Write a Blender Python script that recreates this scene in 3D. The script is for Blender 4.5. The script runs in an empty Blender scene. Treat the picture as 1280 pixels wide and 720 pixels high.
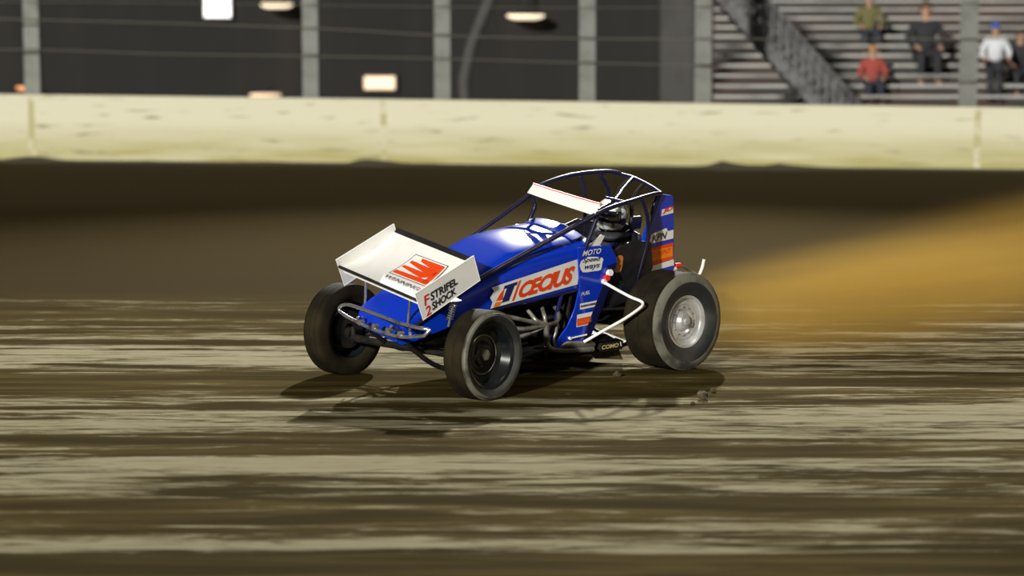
import bpy, bmesh, math, random
from mathutils import Vector, Matrix, Euler, noise
PI = math.pi
random.seed(7)
sc = bpy.context.scene
col = sc.collection

# ------------------------------------------------------------------ materials
def nt(name):
    m = bpy.data.materials.new(name); m.use_nodes = True
    n = m.node_tree; b = n.nodes['Principled BSDF']
    return m, n, b

def mat(name, c, rough=.5, metal=0, c2=None, scale=6, coat=0, spec=.5, bump=0, thr=(.45, .65), det=5, stretch=(1, 1, 1)):
    """principled surface whose colour is broken up by a second one (dust, wear) in noise patches"""
    m, n, b = nt(name)
    b.inputs['Roughness'].default_value = rough
    b.inputs['Metallic'].default_value = metal
    b.inputs['Coat Weight'].default_value = coat
    b.inputs['Coat Roughness'].default_value = .06
    b.inputs['Specular IOR Level'].default_value = spec
    tc = n.nodes.new('ShaderNodeTexCoord'); mp = n.nodes.new('ShaderNodeMapping')
    mp.inputs['Scale'].default_value = stretch
    n.links.new(tc.outputs['Object'], mp.inputs['Vector'])
    no = n.nodes.new('ShaderNodeTexNoise'); no.inputs['Scale'].default_value = scale; no.inputs['Detail'].default_value = det
    n.links.new(mp.outputs[0], no.inputs['Vector'])
    r = n.nodes.new('ShaderNodeValToRGB')
    r.color_ramp.elements[0].position = thr[0]; r.color_ramp.elements[1].position = thr[1]
    r.color_ramp.elements[0].color = (*c, 1)
    r.color_ramp.elements[1].color = (*(c2 or [v*.9 for v in c]), 1)
    n.links.new(no.outputs['Fac'], r.inputs[0]); n.links.new(r.outputs[0], b.inputs['Base Color'])
    if bump:
        bp = n.nodes.new('ShaderNodeBump'); bp.inputs['Strength'].default_value = bump; bp.inputs['Distance'].default_value = .01
        n.links.new(no.outputs['Fac'], bp.inputs['Height']); n.links.new(bp.outputs[0], b.inputs['Normal'])
    return m

def emis(name, c, s):
    m, n, b = nt(name)
    b.inputs['Base Color'].default_value = (*c, 1)
    b.inputs['Emission Color'].default_value = (*c, 1); b.inputs['Emission Strength'].default_value = s
    return m

M = {}
M['blue'] = mat('blue_paint', (.0015, .033, .50), .3, 0, (.002, .036, .45), 3, coat=.7, spec=.3)
M['navy'] = mat('navy_paint', (.006, .009, .07), .3, 0, (.01, .01, .05), 4, coat=.6)
M['white'] = mat('white_paint', (.86, .85, .82), .35, 0, (.74, .72, .66), 4, coat=.3, thr=(.5, .8))
M['wingwhite'] = mat('wing_white', (.88, .87, .84), .4, 0, (.78, .77, .73), 5, coat=.2, thr=(.5, .8))
M['red'] = mat('red_decal', (.75, .03, .02), .4)
M['redor'] = mat('red_orange_decal', (.86, .07, .01), .4)
M['orange'] = mat('orange_decal', (.95, .24, .01), .4)
M['ink'] = mat('black_ink', (.02, .02, .03), .5)
M['grayink'] = mat('grey_ink', (.07, .07, .08), .5, c2=(.2, .2, .2), scale=40)
M['navyink'] = mat('navy_ink', (.01, .015, .12), .5)
M['tube'] = mat('cage_tube', (.008, .008, .03), .35, 0, (.012, .012, .04), 8, coat=.12, spec=.35)
M['black'] = mat('black_metal', (.010, .010, .010), .6, 0, (.022, .018, .013), 9, spec=.2)
M['carbon'] = mat('black_seat', (.008, .008, .012), .5, 0, (.015, .015, .02), 12)
M['rubber'] = mat('tyre_rubber', (.010, .008, .0045), .8, 0, (.026, .020, .010), 5, spec=.12, bump=.3, thr=(.35, .7))
M['side'] = mat('tyre_sidewall', (.016, .018, .019), .5, 0, (.06, .058, .048), 4, bump=.2, thr=(.45, .75))
M['bead'] = mat('dusty_shoulder', (.15, .145, .11), .7, 0, (.035, .034, .028), 7, bump=.3)
M['alu'] = mat('spun_aluminium', (.72, .72, .72), .32, .55, (.5, .49, .46), 5)
M['chrome'] = mat('chrome', (.62, .62, .64), .2, .85, (.10, .09, .07), 14, thr=(.5, .72))
M['steel'] = mat('exhaust_steel', (.34, .32, .28), .4, .6, (.12, .10, .07), 9)
M['helmet'] = mat('helmet_shell', (.75, .78, .72), .3, 0, (.10, .12, .10), 14, coat=.5, thr=(.5, .56))
M['visorglass'] = mat('dark_visor', (.01, .012, .014), .08, 0, coat=1)
M['suit'] = mat('black_racing_suit', (.012, .012, .017), .75, 0, (.03, .03, .04), 14)
M['glove'] = mat('black_gloves', (.02, .02, .02), .7)
M['post'] = mat('galvanised_post', (.17, .178, .165), .6, .1, (.125, .13, .115), 3)
M['cable'] = mat('steel_cable', (.10, .095, .075), .6, .2)
M['bench'] = mat('bench_aluminium', (.46, .46, .44), .5, .2, (.24, .24, .23), 2, stretch=(.4, 3, 3))
M['riser'] = mat('dark_riser', (.03, .03, .028), .8, 0, (.055, .03, .026), .6)
M['lattice'] = mat('galvanised_stair', (.13, .13, .135), .6, .1, (.06, .06, .065), 4)
M['shed'] = mat('dark_cladding', (.0145, .0135, .0125), 1, 0, (.018, .0165, .015), .4, stretch=(3, 1, .3))
M['column'] = mat('grey_column', (.058, .056, .053), .9, 0, (.048, .046, .043), 2)
M['lampcap'] = mat('lamp_cap', (.02, .018, .017), .6)
M['clod'] = mat('wet_dirt', (.07, .05, .022), .9, 0, (.035, .025, .012), 20, bump=.8)
M['skin'] = mat('skin', (.42, .24, .16), .6)
M['hair'] = mat('brown_hair', (.05, .03, .015), .8)
M['glow_white'] = emis('lit_panel', (1, .98, .97), 1.3)
M['glow_warm'] = emis('warm_lamp', (1, .82, .58), 1.3)
M['glow_dim'] = emis('dim_window', (1, .72, .50), .55)
M['glow_orange'] = emis('orange_lamp', (1, .42, .18), .35)

# ------------------------------------------------------------------ object helpers
def link(name, me, parent=None):
    o = bpy.data.objects.new(name, me); col.objects.link(o)
    if parent is not None: o.parent = parent
    return o
def tag(o, label=None, cat=None, group=None, kind=None):
    if label: o['label'] = label
    if cat: o['category'] = cat
    if group: o['group'] = group
    if kind: o['kind'] = kind
    return o
def empty(name, loc=(0, 0, 0), rz=0):
    o = link(name, None); o.location = loc; o.rotation_euler = (0, 0, rz); o.empty_display_size = .2
    return o

class MB:
    def __init__(s): s.bm = bmesh.new(); s.mats = []
    def mi(s, m):
        if m not in s.mats: s.mats.append(m)
        return s.mats.index(m)
    def poly(s, pts, m=None):
        f = s.bm.faces.new([s.bm.verts.new(p) for p in pts]); f.material_index = s.mi(m) if m else 0; return f
    def prism(s, a, b):
        """solid between two outlines with the same number of points"""
        A = [s.bm.verts.new(p) for p in a]; Bv = [s.bm.verts.new(p) for p in b]; n = len(A)
        s.bm.faces.new(A); s.bm.faces.new(Bv[::-1])
        for i in range(n): s.bm.faces.new((A[i], Bv[i], Bv[(i+1) % n], A[(i+1) % n]))
    def box(s, lo, hi, M4=None):
        xs = [(lo[0], hi[0])[i] for i in (0, 1)]
        c = [Vector((x, y, z)) for x in (lo[0], hi[0]) for y in (lo[1], hi[1]) for z in (lo[2], hi[2])]
        if M4: c = [M4 @ p for p in c]
        v = [s.bm.verts.new(p) for p in c]
        for f in ((0, 1, 3, 2), (4, 6, 7, 5), (0, 4, 5, 1), (2, 3, 7, 6), (0, 2, 6, 4), (1, 5, 7, 3)):
            s.bm.faces.new([v[i] for i in f])
    def tube(s, pts, r, seg=8, closed=False, cap=True):
        pts = [Vector(p) for p in pts]; n = len(pts)
        rr = r if isinstance(r, (list, tuple)) else [r]*n
        prev = None; rings = []
        for i, p in enumerate(pts):
            if closed: t = pts[(i+1) % n]-pts[i-1]
            else: t = pts[min(i+1, n-1)]-pts[max(i-1, 0)]
            t.normalize()
            if prev is None:
                up = Vector((0, 0, 1)) if abs(t.z) < .9 else Vector((1, 0, 0))
                u = t.cross(up).normalized()
            else:
                u = (prev - t*prev.dot(t)).normalized()
            prev = u; w = t.cross(u)
            rings.append([s.bm.verts.new(p + (u*math.cos(a)+w*math.sin(a))*rr[i]) for a in [2*PI*k/seg for k in range(seg)]])
        R = range(n if closed else n-1)
        for i in R:
            a, b = rings[i], rings[(i+1) % n]
            for k in range(seg): s.bm.faces.new((a[k], a[(k+1) % seg], b[(k+1) % seg], b[k]))
        if cap and not closed:
            s.bm.faces.new(rings[0][::-1]); s.bm.faces.new(rings[-1])
    def lathe(s, prof, centre, axis, seg=48, m=None):
        """profile (along axis, radius) turned about an axis"""
        c = Vector(centre); a = Vector(axis).normalized()
        u = a.cross(Vector((0, 0, 1))); u = u.normalized() if u.length > .1 else Vector((1, 0, 0)); w = a.cross(u)
        rings = []
        for (h, r) in prof:
            if r < 1e-5: rings.append([s.bm.verts.new(c+a*h)]*seg)
            else: rings.append([s.bm.verts.new(c+a*h+(u*math.cos(t)+w*math.sin(t))*r) for t in [2*PI*k/seg for k in range(seg)]])
        mi = s.mi(m) if m else 0
        for i in range(len(rings)-1):
            p, q = rings[i], rings[i+1]
            for k in range(seg):
                vs = []
                for v in (p[k], p[(k+1) % seg], q[(k+1) % seg], q[k]):
                    if v not in vs: vs.append(v)
                if len(vs) > 2:
                    f = s.bm.faces.new(vs); f.material_index = mi
    def loft(s, secs, m=None, caps=True, closed=True):
        R = [[s.bm.verts.new(p) for p in q] for q in secs]; n = len(R[0])
        for i in range(len(R)-1):
            for k in range(n if closed else n-1):
                s.bm.faces.new((R[i][k], R[i][(k+1) % n], R[i+1][(k+1) % n], R[i+1][k]))
        if caps and closed: s.bm.faces.new(R[0][::-1]); s.bm.faces.new(R[-1])
    def build(s, name, mt, parent=None, smooth=True, bev=0, solid=0, sub=0, ang=40, fix=True):
        if fix: bmesh.ops.recalc_face_normals(s.bm, faces=s.bm.faces)
        me = bpy.data.meshes.new(name); s.bm.to_mesh(me); s.bm.free()
        for m in (s.mats if s.mats else [mt]): me.materials.append(m)
        o = link(name, me, parent)
        for p in me.polygons: p.use_smooth = smooth
        if smooth:
            try: me.set_sharp_from_angle(angle=math.radians(ang))
            except Exception: pass
        if solid:
            md = o.modifiers.new('solid', 'SOLIDIFY'); md.thickness = solid; md.offset = 0
        if bev:
            md = o.modifiers.new('bevel', 'BEVEL'); md.width = bev; md.segments = 3; md.limit_method = 'ANGLE'
        if sub:
            md = o.modifiers.new('sub', 'SUBSURF'); md.levels = md.render_levels = sub
        return o

def smooth_path(pts, k=6):
    """Catmull-Rom through the points"""
    P = [Vector(p) for p in pts]; P = [P[0]*2-P[1]]+P+[P[-1]*2-P[-2]]; out = []
    for i in range(1, len(P)-2):
        for j in range(k):
            t = j/k
            out.append(.5*((2*P[i])+(P[i+1]-P[i-1])*t+(2*P[i-1]-5*P[i]+4*P[i+1]-P[i+2])*t*t+(3*P[i]-P[i-1]-3*P[i+1]+P[i+2])*t**3))
    out.append(P[-2]); return out

def skin_mesh(name, nodes, edges, mt, parent=None, sub=2, T=None):
    """continuous limb surface grown round joints: nodes = [(point, radius)], joint 0 is the root"""
    me = bpy.data.meshes.new(name)
    me.from_pydata([tuple(T(p) if T else p) for p, r in nodes], edges, [])
    o = link(name, me)
    md = o.modifiers.new('skin', 'SKIN'); md.use_smooth_shade = True
    for i, (p, r) in enumerate(nodes):
        rr = r if isinstance(r, tuple) else (r, r)
        me.skin_vertices[0].data[i].radius = rr
        me.skin_vertices[0].data[i].use_root = (i == 0)
    md = o.modifiers.new('sub', 'SUBSURF'); md.levels = md.render_levels = sub
    dg = bpy.context.evaluated_depsgraph_get(); dg.update()
    m2 = bpy.data.meshes.new_from_object(o.evaluated_get(dg))
    o.modifiers.clear(); o.data = m2; m2.materials.clear(); m2.materials.append(mt)
    for p in m2.polygons: p.use_smooth = True
    if parent is not None: o.parent = parent
    return o

def lettering(name, text, mt, parent, mapf, width, height, bold=.02, italic=0, depth=None, spacing=1):
    """flat letters fitted to width x height (metres) and carried onto a surface by mapf(u, v)"""
    cu = bpy.data.curves.new(name, 'FONT'); cu.body = text; cu.size = 1; cu.offset = bold; cu.shear = italic; cu.space_character = spacing
    cu.resolution_u = 3; cu.space_line = .85
    o = link(name, cu)
    dg = bpy.context.evaluated_depsgraph_get(); dg.update()
    me = bpy.data.meshes.new_from_object(o.evaluated_get(dg))
    bpy.data.objects.remove(o); bpy.data.curves.remove(cu)
    xs = [v.co.x for v in me.vertices]; ys = [v.co.y for v in me.vertices]
    x0, x1, y0, y1 = min(xs), max(xs), min(ys), max(ys)
    for v in me.vertices:
        v.co = mapf((v.co.x-x0)/(x1-x0)*width, (v.co.y-y0)/(y1-y0)*height)
    me.materials.clear(); me.materials.append(mt)
    return link(name, me, parent)

# ------------------------------------------------------------------ camera
cam_d = bpy.data.cameras.new('camera'); cam = bpy.data.objects.new('camera', cam_d); col.objects.link(cam)
cam.location = (0, 0, 2.96); cam.rotation_euler = (PI/2-math.atan(360/3000), 0, 0)
cam_d.sensor_width = 36; cam_d.lens = 3000/1280*36; cam_d.clip_end = 400
cam_d.dof.use_dof = True; cam_d.dof.focus_distance = 18.6; cam_d.dof.aperture_fstop = 1.05
sc.camera = cam

# ------------------------------------------------------------------ light: flood lights round the track, dull night sky
w = bpy.data.worlds.new('night'); sc.world = w; w.use_nodes = True
w.node_tree.nodes['Background'].inputs[0].default_value = (.030, .029, .028, 1)
w.node_tree.nodes['Background'].inputs[1].default_value = 1.0
def flood(name, direction, strength, color, ang):
    """direction = the way the light comes from"""
    d = bpy.data.lights.new(name, 'SUN'); d.energy = strength; d.color = color; d.angle = math.radians(ang)
    o = bpy.data.objects.new(name, d); col.objects.link(o)
    o.rotation_euler = Vector(direction).to_track_quat('Z', 'Y').to_euler(); o.location = Vector(direction).normalized()*30
flood('infield_flood_light', (-.45, -1, .34), 4.4, (1, .97, .88), 2.5)
d = bpy.data.lights.new('trackside_flood_light', 'SPOT'); d.energy = 60000; d.color = (1, .97, .9); d.spot_size = math.radians(66); d.spot_blend = 1; d.shadow_soft_size = .35
o = bpy.data.objects.new('trackside_flood_light', d); col.objects.link(o); o.location = (2.4, 43.3, 16); o.rotation_euler = (Vector(o.location)-Vector((.2, 17.8, 0))).to_track_quat('Z', 'Y').to_euler()
flood('turn_flood_light', (.9, -.5, .9), .35, (1, .95, .85), 4)

# ------------------------------------------------------------------ ground
def WY(x): return 43.36 - .1377*x                  # line of the concrete wall
def ground():
    bm = bmesh.new()
    ys = [4+.30*i for i in range(130)]; ys += [43.2, 45, 48, 52, 58, 66, 80, 100]
    xs = [-34+.8*i for i in range(86)]
    G = []
    for y in ys:
        row = []
        for x in xs:
            z = 0
            if y < 44:
                f = min(1, max(0, (y-4)/3))
                z = .012*noise.noise(Vector((x*.12, y*1.6, 0)))+.006*noise.noise(Vector((x*.5, y*3.1, 5)))
                if abs(x-.2) < 3 and 16 < y < 22: z *= .3
            row.append(bm.verts.new((x, y, z)))
        G.append(row)
    for j in range(len(ys)-1):
        for i in range(len(xs)-1):
            bm.faces.new((G[j][i], G[j][i+1], G[j+1][i+1], G[j+1][i]))
    me = bpy.data.meshes.new('ground'); bm.to_mesh(me); bm.free()
    for p in me.polygons: p.use_smooth = True
    m, n, b = nt('clay_track')
    N = n.nodes.new; Lk = n.links.new
    tc = N('ShaderNodeTexCoord')
    def noi(scale, stretch, det=4, dist=0, rough=.55, off=(0, 0, 0)):
        mp = N('ShaderNodeMapping'); mp.inputs['Scale'].default_value = stretch; mp.inputs['Location'].default_value = off
        Lk(tc.outputs['Object'], mp.inputs['Vector'])
        t = N('ShaderNodeTexNoise'); t.inputs['Scale'].default_value = scale; t.inputs['Detail'].default_value = det
        t.inputs['Distortion'].default_value = dist; t.inputs['Roughness'].default_value = rough
        Lk(mp.outputs[0], t.inputs['Vector']); return t.outputs['Fac']
    def math_(op, a, b_=None, clamp=False):
        q = N('ShaderNodeMath'); q.operation = op; q.use_clamp = clamp
        for i, v in enumerate((a, b_)):
            if v is None: continue
            if isinstance(v, (int, float)): q.inputs[i].default_value = v
            else: Lk(v, q.inputs[i])
        return q.outputs[0]
    def rng(v, a, b_, c=0, d=1):
        q = N('ShaderNodeMapRange'); q.interpolation_type = 'SMOOTHSTEP'
        Lk(v, q.inputs[0])
        for i, t in enumerate((a, b_, c, d)): q.inputs[1+i].default_value = t
        return q.outputs[0]
    sep = N('ShaderNodeSeparateXYZ'); Lk(tc.outputs['Object'], sep.inputs[0]); y = sep.outputs['Y']
    broad = noi(1, (.055, 1.05, 1), 3)                 # long polished grooves along the racing line
    mid = noi(1, (.42, 3.6, 1), 5, .8)
    fine = noi(1, (2.2, 13, 1), 6, .9, .7)
    s = math_('ADD', math_('MULTIPLY', broad, .36), math_('ADD', math_('MULTIPLY', mid, .46), math_('MULTIPLY', fine, .32)))
    zone = rng(y, 21.5, 25.2, 0, .17)                  # dry slick groove fades out into the moist cushion
    near = rng(y, 12.5, 12.75, .2, 0)
    lane = N('ShaderNodeValToRGB'); lane.color_ramp.interpolation = 'EASE'     # dry lanes and moist ruts by distance; darkest also paints in the car's shade
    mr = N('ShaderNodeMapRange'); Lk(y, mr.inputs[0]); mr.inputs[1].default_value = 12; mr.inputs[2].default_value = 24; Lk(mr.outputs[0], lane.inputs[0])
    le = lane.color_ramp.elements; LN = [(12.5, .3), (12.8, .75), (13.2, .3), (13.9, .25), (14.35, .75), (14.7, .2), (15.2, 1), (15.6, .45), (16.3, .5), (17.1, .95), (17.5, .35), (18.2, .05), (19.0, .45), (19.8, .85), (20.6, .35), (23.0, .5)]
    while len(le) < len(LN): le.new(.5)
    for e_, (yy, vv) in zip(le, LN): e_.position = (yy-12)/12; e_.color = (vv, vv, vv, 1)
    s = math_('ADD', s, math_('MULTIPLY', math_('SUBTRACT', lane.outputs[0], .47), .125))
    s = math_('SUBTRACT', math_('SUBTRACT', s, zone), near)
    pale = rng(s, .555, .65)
    rim = rng(y, 33, 36.5)                             # loose dark dirt below the wall
    dk = N('ShaderNodeMix'); dk.data_type = 'RGBA'; Lk(rng(mid, .35, .65), dk.inputs[0])
    dk.inputs[6].default_value = (.034, .024, .006, 1); dk.inputs[7].default_value = (.082, .060, .018, 1)
    far = N('ShaderNodeMix'); far.data_type = 'RGBA'; Lk(rng(y, 21, 25), far.inputs[0]); Lk(dk.outputs[2], far.inputs[6]); far.inputs[7].default_value = (.034, .0245, .0095, 1)
    far2 = N('ShaderNodeMix'); far2.data_type = 'RGBA'; Lk(rim, far2.inputs[0]); Lk(far.outputs[2], far2.inputs[6]); far2.inputs[7].default_value = (.046, .033, .0145, 1)
    pc = N('ShaderNodeMix'); pc.data_type = 'RGBA'; Lk(fine, pc.inputs[0])
    pc.inputs[6].default_value = (.17, .148, .085, 1); pc.inputs[7].default_value = (.36, .33, .225, 1)
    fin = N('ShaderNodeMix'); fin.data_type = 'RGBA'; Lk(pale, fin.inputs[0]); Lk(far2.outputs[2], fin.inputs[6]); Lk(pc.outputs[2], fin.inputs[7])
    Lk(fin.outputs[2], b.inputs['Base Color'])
    b.inputs['Roughness'].default_value = 1; b.inputs['Specular IOR Level'].default_value = .02
    bp = N('ShaderNodeBump'); bp.inputs['Strength'].default_value = .35; bp.inputs['Distance'].default_value = .03
    Lk(math_('ADD', fine, mid), bp.inputs['Height']); Lk(bp.outputs[0], b.inputs['Normal'])
    me.materials.append(m)
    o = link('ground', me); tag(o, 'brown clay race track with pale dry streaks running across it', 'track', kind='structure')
ground()

def wall():
    """cast concrete retaining wall, dirt splashed over its foot"""
    m, n, b = nt('whitewashed_concrete'); N = n.nodes.new; Lk = n.links.new
    tc = N('ShaderNodeTexCoord'); sep = N('ShaderNodeSeparateXYZ'); Lk(tc.outputs['Object'], sep.inputs[0])
    def noi(scale, st, det=4):
        mp = N('ShaderNodeMapping'); mp.inputs['Scale'].default_value = st; Lk(tc.outputs['Object'], mp.inputs['Vector'])
        t = N('ShaderNodeTexNoise'); t.inputs['Scale'].default_value = scale; t.inputs['Detail'].default_value = det; Lk(mp.outputs[0], t.inputs['Vector']); return t.outputs['Fac']
    r1 = N('ShaderNodeMapRange'); Lk(sep.outputs['Z'], r1.inputs[0]); r1.inputs[1].default_value = .75; r1.inputs[2].default_value = .05
    ad = N('ShaderNodeMath'); ad.operation = 'MULTIPLY'; Lk(r1.outputs[0], ad.inputs[0]); Lk(noi(1, (.5, 1, 5)), ad.inputs[1])
    rp = N('ShaderNodeValToRGB'); Lk(ad.outputs[0], rp.inputs[0])
    e = rp.color_ramp.elements; e[0].position = 0; e[0].color = (.56, .535, .40, 1); e[1].position = .55; e[1].color = (.33, .30, .11, 1)
    sp = N('ShaderNodeMapRange'); Lk(noi(1, (1.3, 1, 11), 5), sp.inputs[0]); sp.inputs[1].default_value = .60; sp.inputs[2].default_value = .72
    mx = N('ShaderNodeMix'); mx.data_type = 'RGBA'; Lk(sp.outputs[0], mx.inputs[0]); Lk(rp.outputs[0], mx.inputs[6]); mx.inputs[7].default_value = (.22, .20, .11, 1)
    Lk(mx.outputs[2], b.inputs['Base Color']); b.inputs['Roughness'].default_value = .8
    q = MB()
    xs = [-30+1.5*i for i in range(41)]
    def sec(x):
        h = 1.15 - .0075*x
        y = WY(x)
        return [(x, y, -.05), (x, y, h-.02), (x, y+.02, h), (x, y+.28, h), (x, y+.3, h-.02), (x, y+.3, -.05)]
    q.loft([sec(x) for x in xs])
    o = q.build('wall_back', m, smooth=False); tag(o, 'long cream concrete retaining wall behind the track', 'wall', kind='structure')
    # vertical joints between the casts
    jm = mat('joint_grime', (.40, .37, .20), .9, 0, (.55, .52, .38), 5)
    for jx in (-8.9, -2.32, 8.2):
        q = MB(); h = 1.15-.0075*jx
        q.box((jx-.075, WY(jx)-.006, .02), (jx+.075, WY(jx)+.05, h-.03))
        o = q.build('trim_1', jm); tag(o, None, None, None, 'structure')
    # loose dirt banked against the foot of the wall
    q = MB(); secs = []
    for i in range(241):
        x = -30+i*.25
        h = .0+.04*noise.noise(Vector((x*.8, 3, 0)))+.03*noise.noise(Vector((x*3, 8, 0)))
        for cx, hh, ww in ((-2.62, .10, .35), (3.75, .10, .3), (4.75, .06, .4), (-9.0, .08, .5)):
            h += hh*math.exp(-((x-cx)/ww)**2)
        h = max(.01, h); y = WY(x)
        secs.append([(x, y-1.3, -.03), (x, y-.6, .35*h), (x, y-.2, h*.9), (x, y+.02, h), (x, y+.05, -.05)])
    q.loft(secs)
    dm = mat('banked_dirt', (.030, .021, .010), .95, 0, (.04, .029, .013), 3, bump=.5)
    o = q.build('trim_2', dm); tag(o, 'low bank of dark dirt along the foot of the wall', 'dirt', None, 'structure')
wall()

# ------------------------------------------------------------------ fence posts and cables behind the wall
post_px = [(-8.95, 'first steel fence post from the left edge behind the concrete wall'),
           (-3.70, 'steel fence post above the wall, just left of the lit window in the dark'),
           (-1.27, 'steel fence post above the wall, left of the orange lamp'),
           (1.36, 'steel fence post above the wall, right of the orange lamp'),
           (3.43, 'steel fence post at the left end of the grandstand'),
           (8.08, 'steel fence post in front of the seated spectators at right')]
for i, (px, lab) in enumerate(post_px):
    y = WY(px)+.42
    t = empty('fence_post', (px, y, 0))
    q = MB(); H = 4.6
    q.box((-.145, -.10, 0), (.145, -.085, H)); q.box((-.145, .085, 0), (.145, .10, H)); q.box((-.012, -.085, 0), (.012, .085, H))
    q.build('beam', M['post'], t, smooth=False)
    q = MB(); q.box((-.17, -.12, 0), (.17, .12, .02)); q.build('base_plate', M['post'], t, smooth=False)
    for z in ((2.50, 1.98), (2.45, 1.95), (2.33, 1.9), (2.28, 1.84), (2.27, 1.8), (2.27, 1.52))[i]:
        q = MB(); q.tube([(-.155, -.112, z), (.155, -.112, z)], .016, 6); q.build('cable_clamp', M['black'], t)
    tag(t, lab, 'fence post', 'steel posts of the catch fence')
def cable(pts, r, lab):
    P = [(x, WY(x)+.28, z) for x, z in pts]
    q = MB(); q.tube(smooth_path(P, 5), r*.72, 6); o = q.build('fence_cable', M['cable']); tag(o, lab, 'cable', 'cables of the catch fence')
cable([(-16, 2.72), (-8.95, 2.60), (-3.7, 2.45), (-1.27, 2.32), (1.36, 2.27), (3.43, 2.27), (8.08, 2.28), (15, 2.3)], .017, 'upper steel cable strung along the fence posts over the wall')
cable([(-16, 2.12), (-8.95, 2.04), (-6.4, 1.97), (-3.7, 1.94), (-1.27, 1.9), (1.36, 1.83), (3.43, 1.78), (8.08, 1.52), (15, 1.3)], .015, 'lower steel cable strung along the fence posts over the wall')
cable([(-16, 2.95), (-8.95, 2.93), (-3.7, 2.87), (-1.27, 2.84), (1.36, 2.82), (3.43, 2.84), (8.08, 2.9), (15, 3)], .010, 'thin top cable of the fence near the top edge of the photo')

# ------------------------------------------------------------------ dark building, lamps
q = MB(); q.box((-40, 66, 0), (34, 68, 9)); o = q.build('wall_backdrop', M['shed'], smooth=False); tag(o, 'dark building wall far behind the fence', 'wall', kind='structure')
def place(px, py, Y):     # metres from the middle of the view at distance Y
    return None
def hang_lamp(x, z, r, lab, gm, cap=True, arm=.5):
    t = empty('barn_lamp', (x, 65.3, z))
    q = MB(); q.lathe([(-.10, 0), (-.095, r*.55), (-.05, r*.88), (0, r), (.045, r*.93), (.05, 0)], (0, 0, 0), (0, 0, 1), 28)
    q.build('lens', gm, t)
    if cap:
        q = MB(); q.lathe([(.045, r*1.02), (.10, r*.8), (.22, r*.42), (.30, r*.3), (.34, .09), (.36, 0)], (0, 0, 0), (0, 0, 1), 28); q.build('shade', M['lampcap'], t)
        q = MB(); q.tube(smooth_path([(0, 0, .33), (0, .05, .60), (0, .35, .72), (0, .70, .62)], 5), .03, 8); q.build('arm', M['lampcap'], t)
    else:
        q = MB(); q.tube([(0, 0, .03), (0, .2, .12), (0, .70, .12)], .03, 8); q.build('arm', M['lampcap'], t)
    tag(t, lab, 'lamp')
hang_lamp((-6.355, 65.300, 2.853)[0], (-6.355, 65.300, 2.831)[2], .45, 'cream lamp at the top edge of the photo, left of centre', M['glow_warm'])
hang_lamp((0.368, 65.300, 2.531)[0], (0.368, 65.300, 2.531)[2], .52, 'orange rimmed lamp with dark shade between two fence posts', M['glow_warm'])
hang_lamp((-6.688, 65.300, 0.373)[0], (-6.688, 65.300, 0.373)[2]+.02, .44, 'dim lamp just above the wall top, left of the second post', M['glow_dim'], False)
hang_lamp((-13.154, 65.300, 0.589)[0], (-13.154, 65.300, 0.589)[2], .30, 'faint orange lamp low beside the leftmost post', M['glow_orange'], False)
def lit_panel(name, px0, px1, z0, z1, gm, lab, cat, fr):
    t = empty(name, ((px0+px1)/2, 65.98, z0))
    hw = (px1-px0)/2; h = z1-z0
    q = MB(); q.box((-hw, -.10, 0), (hw, -.04, h)); q.build('pane', gm, t, smooth=False, bev=.03)
    q = MB()
    for a, b_ in (((-hw-fr, -.13, -fr), (-hw, 0, h+fr)), ((hw, -.13, -fr), (hw+fr, 0, h+fr)), ((-hw, -.13, -fr), (hw, 0, 0)), ((-hw, -.13, h), (hw, 0, h+fr))): q.box(a, b_)
    q.build('frame', M['lampcap'], t, smooth=False)
    tag(t, lab, cat)
lit_panel('lit_sign', (-8.404, 65.900, 2.527)[0], (-7.661, 65.900, 2.527)[0], (-8.077, 65.900, 2.483)[2], 3.9, M['glow_white'], 'bright white lit panel at the top edge of the photo', 'light', .04)
lit_panel('lit_window', (-4.052, 65.900, 0.699)[0], (-3.197, 65.900, 0.699)[0], (-3.724, 65.900, 0.524)[2], (-3.722, 65.900, 0.895)[2], M['glow_dim'], 'small dimly lit window in the dark, above the wall', 'window', .05)
q = MB(); q.box(((3.641, 59.000, 1.794)[0], 59, 0), ((4.443, 59.000, 1.794)[0], 59.5, 6)); o = q.build('grey_column', M['column'], smooth=False, bev=.02); tag(o, 'wide dark grey column left of the grandstand', 'column')
q = MB(); q.tube([(-1.004, 52.000, 0.641), (-1.037, 52.000, 1.245), (-0.862, 52.000, 2.018), (-0.482, 52.000, 2.960), (0.000, 52.000, 3.983)], .13, 10)
q.tube([(-1.003, 52.000, 0.675), ((-1.003, 52.000, 0.675)[0], 52, 0)], .13, 10)
o = q.build('bent_pole', M['column']); tag(o, 'bent dull grey pole behind the fence beside the orange lamp', 'pole')

# ------------------------------------------------------------------ grandstand
def seg_box(q, a, b, hw, hh):
    a = Vector(a); b = Vector(b); d = (b-a); L = d.length; R = d.to_track_quat('X', 'Z').to_matrix().to_4x4()
    q.box((0, -hw, -hh), (L, hw, hh), Matrix.Translation(a) @ R)
gs = empty('grandstand', (3.9, 48, 0)); tag(gs, 'aluminium bench grandstand rising behind the fence at right', 'grandstand')
NR = 16; gx0, gx1 = -.05, 14.5
for k in range(NR):
    y = .62*k; z = .62+.19*k
    q = MB(); q.box((gx0+.18+.052*k, y, z+.40), (gx1, y+.25, z+.445)); q.build('bench_board', M['bench'], gs, smooth=False)
    q = MB(); q.box((gx0+.18+.052*k, y+.22, z-.02), (gx1, y+.24, z+.30)); q.build('riser_board', M['riser'], gs, smooth=False)
    q = MB(); q.box((gx0+.18+.052*k, y-.36, z-.04), (gx1, y+.20, z)); q.build('foot_board', M['bench'], gs, smooth=False)
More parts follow.
